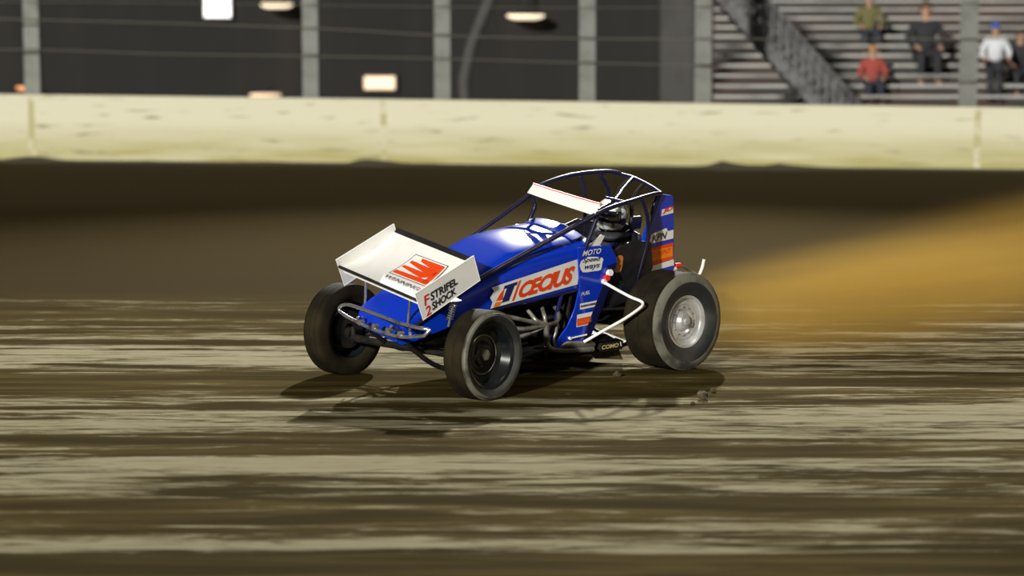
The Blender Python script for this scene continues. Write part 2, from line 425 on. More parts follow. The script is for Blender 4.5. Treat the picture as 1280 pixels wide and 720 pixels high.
for x in (1.1, 3.6, 7.2, 10.8, 14.4):
    q = MB(); seg_box(q, (x, -.35, .5), (x, .62*NR, .5+.19*NR), .03, .06)
    for k in range(0, NR, 3):
        q.box((x-.04, .62*k-.04, 0), (x+.04, .62*k+.04, .56+.19*k))
    q.build('support_frame', M['column'], gs, smooth=False)
st = empty('metal_staircase', (0, 0, 0)); tag(st, 'grey metal staircase slanting down across the front of the grandstand', 'staircase')
A = Vector((5.860, 46.600, 0.944)); Bq = Vector((3.900, 46.600, 3.113)); dirv = (Bq-A); A2 = A-dirv*(A.z/dirv.z)*1.0
for dy in (-.45, .45):
    q = MB(); seg_box(q, A2+Vector((0, dy, .0)), Bq+dirv*.25+Vector((0, dy, 0)), .03, .10); q.build('stringer', M['lattice'], st, smooth=False)
tot = (Bq+dirv*.25-A2); ns = 22
for k in range(ns):
    p = A2+tot*((k+.5)/ns)
    q = MB(); q.box((p.x-.20, p.y-.45, p.z+.03), (p.x+.16, p.y+.45, p.z+.08)); q.build('step', M['lattice'], st, smooth=False)
for dy in (-.45, .45):
    q = MB(); off = Vector((0, dy, .95)); q.tube([A2+off, Bq+dirv*.25+off], .035, 8)
    off = Vector((0, dy, .50)); q.tube([A2+off, Bq+dirv*.25+off], .03, 8)
    for k in range(0, ns):
        p = A2+tot*((k+.5)/ns)+Vector((0, dy, 0)); q.tube([p, p+Vector((0, 0, .95))], .04, 6); q.tube([p+Vector((0, 0, .5)), p+tot/ns+Vector((0, 0, .95))], .035, 6)
        if k < ns-1: q.tube([p+Vector((0, 0, .5)), p+tot/ns+Vector((0, 0, .02))], .035, 6)
    q.build('handrail', M['lattice'], st)

def person(x, y, z, s, top, legs, hair, lab, cap=None, stand=False, turn=0, lean=0):
    """spectator facing the track (-Y); z = the surface under the feet"""
    t = empty('person', (x, y, z), turn); t.scale = (s, s, s); tag(t, lab, 'person')
    if stand:
        hip = .92; kn = [(.10, -.02, .50), (-.10, -.02, .50)]; an = [(.11, 0, .09), (-.11, 0, .09)]; to = [(.12, -.16, .04), (-.12, -.16, .04)]; hy = 0
    else:
        hip = .50; hy = .02; kn = [(.13, -.42, .52), (-.13, -.42, .52)]; an = [(.14, -.40, .10), (-.14, -.40, .10)]; to = [(.15, -.56, .04), (-.15, -.56, .04)]
    ch = hip+.36; nk = hip+.56; hd = hip+.72
    L = -lean
    hands = [(.17, -.36, hip+.12), (-.17, -.36, hip+.12)] if not stand else [(.24, -.20, hip+.10), (-.24, -.20, hip+.10)]
    el = [(.30, -.06, hip+.22), (-.30, -.06, hip+.22)]
    nodes = [((0, hy, hip), .13), ((0, hy+L*.5, ch), .14), ((0, hy+L, nk), .06), ((0, hy-.01+L, nk+.06), .055), ((0, hy-.02+L, hd), .10), ((0, hy-.015+L, hd+.08), .075)]
    E_ = [(0, 1), (1, 2), (2, 3), (3, 4), (4, 5)]
    for i in (0, 1):
        sgn = 1 if i == 0 else -1
        b0 = len(nodes)
        nodes += [((sgn*.18, hy+L*.8, nk-.07), .06), (el[i], .045), (hands[i], .033), ((hands[i][0], hands[i][1]-.07, hands[i][2]-.01), .03)]
        E_ += [(1, b0), (b0, b0+1), (b0+1, b0+2), (b0+2, b0+3)]
        for fk in range(3):
            nodes.append(((hands[i][0]+(fk-1)*.025, hands[i][1]-.13, hands[i][2]-.03), .010)); E_.append((b0+3, len(nodes)-1))
        b0 = len(nodes)
        nodes += [((sgn*.10, hy, hip-.03), .09), (kn[i], .06), (an[i], .042), (to[i], .035)]
        E_ += [(0, b0), (b0, b0+1), (b0+1, b0+2), (b0+2, b0+3)]
    skin_mesh('body', nodes, E_, M['skin'], t, 1)
    nodes = [((0, hy, hip), .16), ((0, hy+L*.5, ch), .17), ((0, hy+L, nk-.02), .085)]; E_ = [(0, 1), (1, 2)]
    for i in (0, 1):
        sgn = 1 if i == 0 else -1; b0 = len(nodes)
        nodes += [((sgn*.19, hy+L*.8, nk-.07), .085), (el[i], .065), (tuple(Vector(hands[i])*.8+Vector(el[i])*.2), .05)]
        E_ += [(1, b0), (b0, b0+1), (b0+1, b0+2)]
    skin_mesh('jacket', nodes, E_, top, t, 1)
    nodes = [((0, hy, hip-.02), .155)]; E_ = []
    for i in (0, 1):
        sgn = 1 if i == 0 else -1; b0 = len(nodes)
        nodes += [((sgn*.11, hy-.02, hip-.05), .105), (kn[i], .08), (tuple(Vector(an[i])+Vector((0, 0, .03))), .06)]
        E_ += [(0, b0), (b0, b0+1), (b0+1, b0+2)]
    skin_mesh('trousers', nodes, E_, legs, t, 1)
    q = MB(); c = Vector((0, hy+.012+L, hd+.045))
    for (rx, ry, rz) in ((.108, .115, .115),):
        bmesh.ops.create_uvsphere(q.bm, u_segments=16, v_segments=10, radius=1, matrix=Matrix.Translation(c) @ Matrix.Diagonal((rx, ry, rz, 1)))
    bmesh.ops.delete(q.bm, geom=[v for v in q.bm.verts if v.co.z < hd+.03 and v.co.y < c.y+.02], context='VERTS')
    q.build('hair' if not cap else 'cap', cap or hair, t)
    if cap:
        q = MB(); q.prism([(-.08, c.y-.09, hd+.09), (.08, c.y-.09, hd+.09), (.06, c.y-.19, hd+.075), (-.06, c.y-.19, hd+.075)],
                          [(-.08, c.y-.09, hd+.075), (.08, c.y-.09, hd+.075), (.06, c.y-.19, hd+.06), (-.06, c.y-.19, hd+.06)]); q.build('cap_brim', cap, t)
    q = MB()
    for sx in (-.035, .035): bmesh.ops.create_uvsphere(q.bm, u_segments=8, v_segments=6, radius=.012, matrix=Matrix.Translation((sx, hy-.115+L, hd+.02)))
    q.build('eyes', M['ink'], t)
    q = MB(); q.prism([(-.014, hy-.11+L, hd+.01), (.014, hy-.11+L, hd+.01), (.018, hy-.11+L, hd-.03), (-.018, hy-.11+L, hd-.03)],
                      [(-.004, hy-.118+L, hd+.01), (.004, hy-.118+L, hd+.01), (.008, hy-.142+L, hd-.025), (-.008, hy-.142+L, hd-.025)]); q.build('nose', M['skin'], t)
    return t
mt_dark = mat('dark_cloth', (.018, .018, .022), .85); mt_red = mat('red_cloth', (.30, .05, .04), .85); mt_white = mat('white_cloth', (.55, .57, .62), .8)
mt_jean = mat('dark_jeans', (.02, .025, .04), .9); mt_tan = mat('sandy_hair', (.32, .17, .06), .8); mt_olive = mat('olive_cloth', (.12, .11, .04), .85); mt_cap = mat('blue_cap_cloth', (.02, .11, .42), .8)
def row(k): return 48+.62*k, .62+.19*k
for (px, k, args) in [
        ((7.293, 48.600, 1.678)[0], 1, dict(s=.92, top=mt_red, legs=mt_jean, hair=mt_tan, lab='seated spectator in red top with sandy hair behind the fence')),
        ((8.565, 49.800, 1.647)[0], 3, dict(s=1.28, top=mt_dark, legs=mt_dark, hair=M['hair'], lab='large seated spectator in dark clothes beside the rightmost post')),
        ((9.722, 48.600, 2.000)[0], 1, dict(s=.95, top=mt_white, legs=mt_dark, hair=M['hair'], cap=mt_cap, stand=True, lab='standing spectator in white shirt and blue cap at far right')),
        ((10.397, 49.200, 1.988)[0], 2, dict(s=1.0, top=mt_dark, legs=mt_dark, hair=M['hair'], lab='seated spectator in dark jacket cut by the right edge')),
        ((7.657, 51.700, 2.450)[0], 6, dict(s=1.0, top=mt_olive, legs=mt_jean, hair=M['hair'], lab='seated spectator in olive top on a higher bench at right'))]:
    y0, z0 = row(k)
    person(px, y0+.10, z0, **args) if not args.get('stand') else person(px, y0-.1, z0, **args)


# ================================================================== the sprint car
CARLOC = (.82, 19.75, 0); CARROT = PI+.7347
car = empty('sprint_car', CARLOC, CARROT)
tag(car, 'blue open wheel sprint car with white front wing and roll cage sliding on the clay', 'race car')
RHO = math.radians(10.5); PV = .4; CR, SR = math.cos(RHO), math.sin(RHO)
def TB(p):
    """the sprung body leans over on its springs"""
    x, y, z = p; z -= PV
    return Vector((x, y*CR+z*SR, -y*SR+z*CR+PV))
class CB(MB):
    def build(s, name, mt, parent=car, **k):
        for v in s.bm.verts: v.co = TB(v.co)
        return MB.build(s, name, mt, parent, **k)
def side(y): return lambda ox, oz, ux, uz, vx, vz: (lambda u, v: TB((ox+ux*u+vx*v, y, oz+uz*u+vz*v)))
def panel(name, pts, y0, y1, mt, parent=car, bev=.0, **k):
    q = CB(); q.prism([(x, y0, z) for x, z in pts], [(x, y1, z) for x, z in pts]); return q.build(name, mt, parent, smooth=bool(bev), bev=bev, **k)
def decal(name, pts, mt, parent, holes=None):
    q = CB(); f = q.poly(pts, None); o = q.build(name, mt, parent, smooth=False, fix=False); return o
def quad_map(fb, rb, rt, ft):
    """(u, v) in 0..1 onto a four cornered patch: front-bottom, rear-bottom, rear-top, front-top"""
    a, b_, c, d = map(Vector, (fb, rb, rt, ft))
    return lambda u, v: TB((a*(1-u)+b_*u)*(1-v)+(d*(1-u)+c*u)*v)
def patch(name, pm, polys, mt, parent):
    q = MB()
    for pl in polys: q.poly([pm(u, v) for u, v in pl])
    return q.build(name, mt, parent, smooth=False, fix=False)

# ---- hood: lofted aluminium bodywork from the cockpit to the nose
def hood_sec(x, w, zb, zs, zt):
    pts = []
    for sgn in (1, -1):
        half = [(w, zb), (w*1.01, zb+(zs-zb)*.35), (w*1.01, zb+(zs-zb)*.7), (w, zs-.012), (w*.97, zs+.008), (w*.86, zs+(zt-zs)*.50), (w*.62, zs+(zt-zs)*.80), (w*.33, zs+(zt-zs)*.96)]
        if sgn == 1: pts += [(x, y, z) for y, z in half]+[(x, 0, zt)]
        else: pts += [(x, -y, z) for y, z in half[::-1]]
    return pts
st_ = [(.70, .36, .77, 1.10, 1.165), (.95, .36, .745, 1.075, 1.155), (1.2, .358, .71, 1.045, 1.135), (1.38, .355, .69, 1.02, 1.11), (1.47, .353, .68, 1.0, 1.075),
       (1.62, .35, .655, .945, .995), (1.85, .335, .61, .85, .89), (2.1, .31, .53, .74, .775), (2.36, .28, .45, .63, .66), (2.46, .265, .43, .58, .60), (2.49, .25, .44, .56, .575)]
q = CB(); q.loft([hood_sec(*s) for s in st_], caps=False)
f = [q.bm.verts.new(p) for p in hood_sec(2.492, .245, .445, .555, .57)]; q.bm.faces.new(f)
hood = q.build('hood', M['blue'], ang=28)
# white-edged cowl lip at the cockpit opening
lip = []
for t in range(13):
    a = -1+t/6; y = a*.345; z = 1.115+.055*(1-a*a)
    lip.append((.715+.02*(1-a*a), y, z+.012))
q = CB(); q.tube(lip, .019, 8); q.build('cowl_lip', M['chrome'] if False else M['white'])
q = CB()
q.loft([[(p[0]+.10, p[1]*.98, p[2]-.012), (p[0]+.0, p[1]*.98, p[2]+.022), (p[0]+.01, p[1]*.98, p[2]+.026), (p[0]+.115, p[1]*.98, p[2]-.006)] for p in lip[1:-1]])
q.build('wind_deflector', M['blue'])
panel('cowl_side_fin', [(.74, 1.10), (.60, 1.10), (.56, 1.175), (.60, 1.19), (.68, 1.13)], .352, .362, M['white'])
# small hood fasteners and scuffs
for (a, b_) in (((1.506, 0.150, 1.010), (1.553, 0.150, 1.039)),):
    pass
for px in ((1.55, -.18, 1.035), (1.56, .12, 1.03), (1.9, -.2, .86), (1.75, .2, .93)):
    q = CB(); q.tube([(px[0], px[1], px[2]-.03), (px[0]-.005, px[1]+.03, px[2]-.012)], .006, 6); q.build('hood_fastener', M['white'], hood)
# ---- inner structure: floor, bulkhead, engine
q = CB(); q.box((.0, -.28, .19), (1.75, .28, .205)); q.build('belly_pan', M['black'], smooth=False)
q = CB(); q.box((.80, -.33, .22), (.82, .33, 1.06)); q.build('firewall', M['black'], smooth=False)
q = CB(); q.box((.95, -.15, .30), (1.62, .15, .62)); q.box((1.0, -.11, .24), (1.55, .11, .30))
for s in (1, -1):
    M4 = Matrix.Translation((0, s*.15, .60)) @ Matrix.Rotation(-s*math.radians(38), 4, 'X')
    q.box((.98, -.075, -.10), (1.58, .075, .13), M4)
eng = q.build('engine_block', M['black'], smooth=False, bev=.01)
for s in (1, -1):
    q = CB(); M4 = Matrix.Translation((0, s*.15, .60)) @ Matrix.Rotation(-s*math.radians(38), 4, 'X')
    q.box((1.0, -.06, .13), (1.56, .06, .18), M4); q.build('valve_cover', M['steel'], eng, smooth=False, bev=.015)
q = CB(); q.box((.95, -.30, .22), (1.9, -.29, .62)); q.build('right_inner_panel', M['black'], smooth=False)
q = CB(); q.box((1.72, -.24, .24), (1.78, .24, .60)); q.build('radiator', M['black'], smooth=False)
# ---- frame rails
def both(name, pts, r, mt, k=1):
    for s in (1, -1):
        q = CB(); q.tube(smooth_path([(x, y*s, z) for x, y, z in pts], 6) if k else [(x, y*s, z) for x, y, z in pts], r, 10); q.build(name, mt)
both('lower_frame_rail', [(2.44, .25, .47), (2.33, .26, .37), (2.08, .27, .22), (1.80, .28, .175), (1.0, .29, .175), (.1, .29, .20), (-.15, .28, .35)], .020, M['black'])
both('upper_frame_rail', [(2.44, .25, .50), (1.7, .34, .655), (.8, .345, .74), (0, .33, .70)], .017, M['navy'], 0)
both('engine_upright', [(.93, .345, .74), (.98, .30, .2)], .017, M['navy'], 0)
# ---- front wing
WS = [(2.53, .85), (2.46, .862), (2.37, .888), (2.27, .93), (2.17, .985), (2.09, 1.042), (2.03, 1.09)]
q = CB()
up = [(x, z) for x, z in WS]; lo = [(x-.012, z-.028) for x, z in WS[::-1]]
q.loft([[(x, y, z) for x, z in up+lo] for y in [-.475+.95*i/10 for i in range(11)]])
wing = q.build('front_wing', M['wingwhite'], ang=50)
PL = [(2.045, 1.15), (2.58, .90), (2.47, .69), (1.95, .955)]
for s in (1, -1):
    panel('side_plate', PL, s*.476, s*.484, M['wingwhite'], wing)
    q = CB(); P_ = [(x, s*.480, z) for x, z in PL]
    q.tube(P_+[P_[0]], .0065, 6); q.build('plate_edge', M['wingwhite'], wing)
q = CB(); q.tube([(2.545, -.474, .846), (2.545, .474, .846)], .013, 8); q.build('leading_edge', M['black'], wing)
q = CB(); q.prism([(2.035, -.474, 1.085), (2.035, .474, 1.085), (2.015, .474, 1.125), (2.015, -.474, 1.125)], [(2.025, -.474, 1.08), (2.025, .474, 1.08), (2.005, .474, 1.12), (2.005, -.474, 1.12)]); q.build('trailing_lip', M['black'], wing, smooth=False)
q = CB(); q.box((2.10, -.47, .80), (2.5, .47, .806), Matrix.Translation((0, 0, .0))); q.build('wing_underside', M['wingwhite'], wing, smooth=False)
for s in (1, -1):
    q = CB(); q.tube([(2.42, s*.26, .50), (2.44, s*.27, .84)], .011, 8); q.build('wing_strut', M['chrome'], wing)
    q = CB(); q.tube([(2.1, s*.27, .70), (2.12, s*.27, .98)], .011, 8); q.build('wing_strut', M['chrome'], wing)
L_ = math.hypot(.5, .24)
def wsurf(y, s, off=.004):
    """point on the wing's upper skin: y across, s along the chord 0 front .. 1 rear"""
    x = 2.53-.5*s
    for (xa, za), (xb, zb) in zip(WS, WS[1:]):
        if xb <= x <= xa+1e-6:
            t = (xa-x)/(xa-xb); z = za+(zb-za)*t; nx, nz = (zb-za), (xa-xb); l = math.hypot(nx, nz); return TB((x+nx/l*off, y, z+nz/l*off))
    return TB((x, y, WS[-1][1] if x < 2.1 else WS[0][1]))
# red slashed emblem, outlined, with a line of lettering before it
ca, cb_, cc, cd = [Vector(p) for p in ((-0.068, 0.343, 0.000), (0.324, 0.368, 0.000), (0.281, 0.796, 0.000), (-0.067, 0.778, 0.000))]
def em(u, v, off=.004):
    p = (ca*(1-u)+cb_*u)*(1-v)+(cd*(1-u)+cc*u)*v
    return wsurf(p.x, min(.98, max(.02, p.y)), off)
def em_patch(name, polys, mt, off, n=5):
    q = MB()
    for pl in polys:
        # cut into strips so the patch follows the curved skin
        (a, b_, c, d) = [Vector((*p, 0)) for p in pl]
        for i in range(n):
            t0, t1 = i/n, (i+1)/n
            A_ = a.lerp(d, t0); B_ = b_.lerp(c, t0); C_ = b_.lerp(c, t1); D_ = a.lerp(d, t1)
            q.poly([em(p.x, p.y, off) for p in (A_, B_, C_, D_)])
    return q.build(name, mt, wing, smooth=False, fix=False)
em_patch('emblem_outline', [((-.05, -.06), (1.06, -.06), (1.06, 1.08), (-.05, 1.08))], M['grayink'], .0045, 8)
em_patch('emblem_ground', [((-.025, -.03), (1.035, -.03), (1.035, 1.05), (-.025, 1.05))], M['wingwhite'], .006, 8)
em_patch('red_emblem', [((.0, .02), (1.0, .0), (1.0, .24), (.0, .20)),
                        ((.02, .52), (.0, .42), (.70, .22), (1.0, .50)),
                        ((.06, .80), (.06, .68), (.9, .42), (1.0, .74)),
                        ((.24, 1.0), (.28, .88), (1.0, .66), (1.0, 1.0)),
                        ((.84, .1), (1.0, .1), (1.0, .9), (.90, .9))], M['redor'], .0085)
ta, tb, = Vector((-0.072, 0.180, 0.000)), Vector((0.365, 0.187, 0.000))
tv = (Vector((-0.067, 0.275, 0.000))-ta)*.9
lettering('wing_lettering', 'WENNINGE', M['ink'], wing, lambda u, v: wsurf(*(lambda p: (p.x, min(.97, max(.02, p.y))))(ta.lerp(tb, u)+tv*v), .005), 1, 1, .012)
pm = quad_map((2.460, 0.487, 0.689), (2.119, 0.488, 0.877), (2.174, 0.488, 1.026), (2.506, 0.488, 0.892))
lettering('plate_number', 'F', M['red'], wing, lambda u, v: pm(.02+u*.13, .52+v*.40), 1, 1, .01)
lettering('plate_number', '2', M['red'], wing, lambda u, v: pm(.04+u*.14, .06+v*.40), 1, 1, .01)
lettering('plate_lettering', 'STRIFEL', M['ink'], wing, lambda u, v: pm(.19+u*.73, .55+v*.36), 1, 1, .028)
lettering('plate_lettering', 'SHOCK', M['ink'], wing, lambda u, v: pm(.21+u*.64, .14+v*.34), 1, 1, .028)
# ---- nose bumper: long chromed loop
bu = smooth_path([(2.620, 0.681, 0.637), (2.620, 0.414, 0.552), (2.620, 0.112, 0.520), (2.620, -0.183, 0.522), (2.620, -0.317, 0.541), (2.620, -0.305, 0.589), (2.620, -0.181, 0.625), (2.620, 0.111, 0.639), (2.620, 0.396, 0.653), (2.620, 0.617, 0.680), (2.580, 0.698, 0.687)], 6)
q = CB(); q.tube(bu, .014, 10, closed=True); bumper = q.build('front_bumper', M['chrome'])
for a, b_ in (((2.62, -.1, .55), (2.40, -.2, .50)), ((2.62, .30, .60), (2.42, .24, .50)), ((2.60, .50, .60), (2.40, .26, .56))):
    q = CB(); q.tube([a, b_], .013, 8); q.build('bumper_stay', M['chrome'], bumper)
for y in (-.05, .12, .28, .42):
    q = CB(); q.lathe([(-.02, 0), (-.02, .022), (.02, .022), (.02, 0)], (2.62, y, .535+.10*y), (1, 0, 0), 10); q.build('bumper_bracket', M['chrome'], bumper)
q = CB(); q.tube(smooth_path([(2.300, -0.392, 0.406), (2.300, -0.397, 0.496), (2.300, -0.350, 0.568), (2.300, -0.267, 0.610)], 6), .008, 6); q.build('brake_line', M['chrome'])

# ---- side (cockpit) panels
SPn = [(.86, 1.10), (.50, 1.10), (.40, .98), (.44, .76), (.50, .57), (.60, .31), (1.0, .25), (.97, .33), (.86, .45), (.80, .60), (.78, .78)]
for s in (1, -1):
    sp = panel('cockpit_side_panel', SPn, s*.366, s*.380, M['blue'], bev=.004)
    if s == 1:
        nearp = sp
        NV = [(.505, .93), (.40, .95), (.44, .76), (.50, .57), (.60, .31), (.68, .30), (.60, .56), (.53, .76)]
        panel('dark_panel_edge', NV, .3805, .3835, M['navy'], sp)
# white script decal
def blob(cx, cz, rx, rz, n=18, tilt=.0, wob=.06):
    out = []
    for i in range(n):
        a = 2*PI*i/n; r = 1+wob*math.sin(5*a+1)
        x = rx*r*math.copysign(abs(math.cos(a))**.6, math.cos(a)); z = rz*r*math.copysign(abs(math.sin(a))**.6, math.sin(a))
        out.append((cx+x, cz+z-tilt*x))
    return out
decal('white_decal', [(x, .3822, z) for x, z in blob(.685, .955, .125, .062, tilt=-.02)], M['white'], nearp)
mpf = lambda ox, oz, w_, h_, sl=0: (lambda u, v: TB((ox-u*w_, .3838, oz+v*h_+u*sl)))
lettering('decal_lettering', 'Speed', M['navyink'], nearp, mpf(.79, .965, .20, .05, .005), 1, 1, .02, .3)
lettering('decal_lettering', 'ways', M['navyink'], nearp, mpf(.76, .905, .17, .045, .005), 1, 1, .02, .3)
lettering('decal_lettering', 'MOTO', M['white'], nearp, mpf(.80, 1.03, .20, .045, .01), 1, 1, .02, .2)
def strip(y, x0, x1, za, zb, mt, par, nm='stripe_decal', tilt=0):
    return decal(nm, [(x0, y, za), (x1, y, za+tilt), (x1+.01, y, zb+tilt), (x0+.01, y, zb)], mt, par)
strip(.3822, .745, .56, .585, .635, M['white'], nearp, tilt=.012)
strip(.3832, .74, .565, .602, .620, M['grayink'], nearp, tilt=.012)
strip(.3822, .76, .585, .44, .545, M['white'], nearp, tilt=.012)
strip(.3832, .755, .59, .448, .510, M['redor'], nearp, tilt=.012)
lettering('decal_lettering', 'RACING', M['orange'], nearp, mpf(.745, .462, .14, .032, .012), 1, 1, .01)
lettering('decal_lettering', 'FUEL', M['white'], nearp, mpf(.75, .70, .09, .03, .01), 1, 1, .01)
q = CB(); q.lathe([(-.01, 0), (-.01, .012), (.012, .012), (.012, 0)], (.82, .385, .355), (0, 1, 0), 12); q.tube([(.82, .39, .355), (.64, .39, .37)], .007, 8); q.build('latch_rod', M['white'])
# ---- big sponsor decal on the hood side
PMs = quad_map((1.70, .3665, .668), (.795, .3665, .795), (.80, .3665, 1.01), (1.715, .3665, .845))
patch('sponsor_panel', PMs, [[(0, .03), (1, 0), (1.0, 1), (.93, 1), (0, 1), (.03, .8), (-.01, .55), (.02, .3)]], M['white'], hood)
PM2 = lambda u, v: TB(Vector((1.70-.905*u, .3685, (.668+.127*u)+(.177+.038*u)*v)))
patch('sponsor_star', PM2, [[(.05, .30), (.125, .42), (.13, .78), (.09, .62)], [(.07, .30), (.13, .30), (.125, .45)]], M['redor'], hood)
patch('sponsor_numeral', PM2, [[(.12, .16), (.20, .16), (.245, .76), (.27, .76), (.275, .90), (.13, .90), (.12, .76), (.16, .76)]], M['navyink'], hood)
patch('sponsor_slash', PM2, [[(.235, .10), (.262, .10), (.315, .92), (.29, .92)]], M['redor'], hood)
lettering('sponsor_lettering', 'CECIUS', M['redor'], hood, lambda u, v: PM2(.305+u*.635, .12+v*.68), 1, 1, .05, .28, spacing=.95)
patch('sponsor_smear', PM2, [[(.03, .05), (.09, .05), (.14, .22), (.05, .26)]], M['orange'], hood)

# ---- roll cage
cage = empty('roll_cage', (.3, 0, 1.2)); cage.parent = car
def ct(pts, name='cage_tube', r=.0185, sm=True, par=None, m='tube'):
    q = CB(); q.tube(smooth_path(pts, 7) if sm and len(pts) > 2 else pts, r, 10)
    for v in q.bm.verts: pass
    o = q.build(name, M[m], par or cage)
    if (par or cage) is cage: o.location = (-.3, 0, -1.2)
    return o
NF = (.69, .385, 1.375); FF = (.705, -.385, 1.345); NRr = (-.11, .275, 1.465); FR = (-.19, -.28, 1.485)
ct([NF, (1.27, .372, 1.15), (1.857, .36, .915), (2.12, .315, .735), (2.40, .27, .55)], 'down_tube', .021)
ct([FF, (1.20, -.372, 1.085), (1.857, -.35, .80), (2.2, -.30, .64)], 'down_tube', .0185)
ct([NF, (.55, .382, 1.415), (.324, .37, 1.45), (.05, .325, 1.475), NRr], 'top_rail')
ct([FF, (.60, -.384, 1.415), (.31, -.375, 1.48), (-.02, -.34, 1.505), (-.15, -.30, 1.50), FR], 'top_rail')
ct([FR, (-.17, -.1, 1.495), (-.14, .12, 1.482), NRr], 'rear_crossbar')
ct([NF, FF], 'front_crossbar')
ct([NF, (.73, .378, 1.22), (.76, .365, 1.08), (.78, .35, .75)], 'front_post', .018)
ct([FF, (.66, -.375, 1.24), (.72, -.36, 1.10), (.78, -.35, .75)], 'front_post', .018)
ct([(.19, -.365, 1.475), (.14, -.36, 1.35), (.10, -.35, 1.15), (.1, -.34, .75)], 'side_post', .016)
ct([(.19, .36, 1.46), (.10, .36, 1.3), (.05, .35, 1.1), (.1, .34, .75)], 'side_post', .016)
ct([(.02, -.33, 1.50), (-.10, -.31, 1.34), (-.16, -.30, 1.1), (-.15, -.29, .7)], 'rear_post', .018)
ct([(-.06, .285, 1.46), (-.02, .29, 1.32), (-.01, .29, 1.10), (-.08, .28, .8)], 'rear_post', .018)
ct([(-.17, -.12, 1.495), (.10, .05, 1.46), (.36, .22, 1.42), (.69, .34, 1.37)], 'roof_diagonal', .017)
ct([(0.401, 0.157, 1.430), (0.385, 0.380, 1.445)], 'roof_brace', .012)
ct([(-.12, .05, 1.485), (.02, .09, 1.37), (.01, .12, 1.15), (-.02, .13, .9)], 'head_brace', .016, m='black')
ct([(-.14, -.12, 1.49), (.0, -.12, 1.37), (-.02, -.14, 1.15), (-.05, -.14, .9)], 'head_brace', .016, m='black')
# ---- white visor strip across the top of the cockpit opening
q = CB()
secs = []
for i in range(9):
    t = i/8; y = .395-.79*t; zt = 1.452+(1.425-1.452)*t; zb = 1.364+(1.353-1.364)*t; bow = .012*math.sin(PI*t)
    secs.append([(.69+bow, y, zt), (.745+bow, y, zb), (.739+bow, y, zb-.002), (.684+bow, y, zt-.002)])
q.loft(secs); vis = q.build('sun_visor', M['white'])
q = CB(); q.tube([(.69+.012*math.sin(PI*i/8), .395-.79*i/8, 1.454+(1.427-1.454)*i/8) for i in range(9)], .006, 6); q.build('red_edge', M['red'], vis)

# ---- tail: fuel tank cover
TL = [(-0.113, 0.270, 1.456), (-0.267, 0.270, 1.434), (-0.339, 0.270, 1.124), (-0.405, 0.270, 0.790), (0.088, 0.270, 0.727), (0.022, 0.270, 0.912), (-0.038, 0.270, 1.178)]
TLp = [(p[0], p[2]) for p in TL]
def xat(z, ids):
    P_ = sorted([TLp[i] for i in ids], key=lambda p: p[1])
    for (x0, z0), (x1, z1) in zip(P_, P_[1:]):
        if z <= z1 or (x1, z1) == P_[-1]: t = (z-z0)/(z1-z0); return x0+(x1-x0)*t
secs = []
for i in range(13):
    t = i/12; zf = TLp[4][1]+(TLp[0][1]-TLp[4][1])*t; zr = TLp[3][1]+(TLp[1][1]-TLp[3][1])*t
    xf = xat(zf, (4, 5, 6, 0)); xr = xat(zr, (3, 2, 1)); k = min(1, max(0, (zf-.74)/.14)); k = k*k*(3-2*k); yf = -.27+.485*k
    secs.append([(xf, .27, zf), (xf, yf, zf), (xr, yf+.02, zr), (xr, .27, zr)])
q = CB(); q.loft(secs); tail = q.build('tail_tank', M['blue'], bev=.008, ang=35)
def tq(name, px, mt, y=.2725):
    return decal(name, [(p[0], y, p[2]) for p in px], mt, tail)
tq('white_decal', [(-0.057, 0.273, 1.042), (-0.065, 0.273, 1.123), (-0.234, 0.273, 1.166), (-0.258, 0.272, 1.137), (-0.322, 0.273, 1.146), (-0.333, 0.272, 1.071)], M['white'])
lettering('tail_lettering', 'KPN', M['ink'], tail, (lambda a, b_, c: (lambda u, v: TB(a+(b_-a)*u+(c-a)*v)))(Vector((-0.085, 0.275, 1.054)), Vector((-0.249, 0.275, 1.077)), Vector((-0.082, 0.275, 1.115))), 1, 1, .02, .2)
tq('red_band', [(0.031, 0.273, 0.828), (-0.043, 0.273, 0.996), (-0.339, 0.273, 1.036), (-0.368, 0.272, 0.893)], M['redor'])
tq('orange_band', [(0.005, 0.274, 0.874), (-0.027, 0.274, 0.977), (-0.340, 0.274, 1.002), (-0.357, 0.274, 0.919)], M['orange'], .274)
lettering('tail_lettering', 'CO  RENT', M['red'], tail, (lambda a, b_, c: (lambda u, v: TB(a+(b_-a)*u+(c-a)*v)))(Vector((-0.046, 0.275, 0.921)), Vector((-0.321, 0.275, 0.949)), Vector((-0.047, 0.275, 0.962))), 1, 1, .01, .1)
tq('white_band', [(0.064, 0.273, 0.780), (0.031, 0.273, 0.825), (-0.373, 0.272, 0.890), (-0.389, 0.273, 0.837)], M['white'])
tq('red_hem', [(0.074, 0.273, 0.740), (0.064, 0.273, 0.780), (-0.109, 0.273, 0.797), (-0.060, 0.273, 0.763)], M['red'])
lettering('flag_decal', 'JD', M['red'], tail, (lambda a, b_, c: (lambda u, v: TB(a+(b_-a)*u+(c-a)*v)))(Vector((-0.160, 0.275, 1.286)), Vector((-0.278, 0.275, 1.306)), Vector((-0.156, 0.275, 1.334))), 1, 1, .04, .2)
tq('white_flag', [(-0.152, 0.273, 1.272), (-0.150, 0.273, 1.327), (-0.278, 0.273, 1.346), (-0.289, 0.273, 1.291)], M['white'])
q = CB(); q.box((-.47, -.22, .62), (-.05, .22, .74)); q.build('tank_bottom', M['black'], smooth=False, bev=.02)

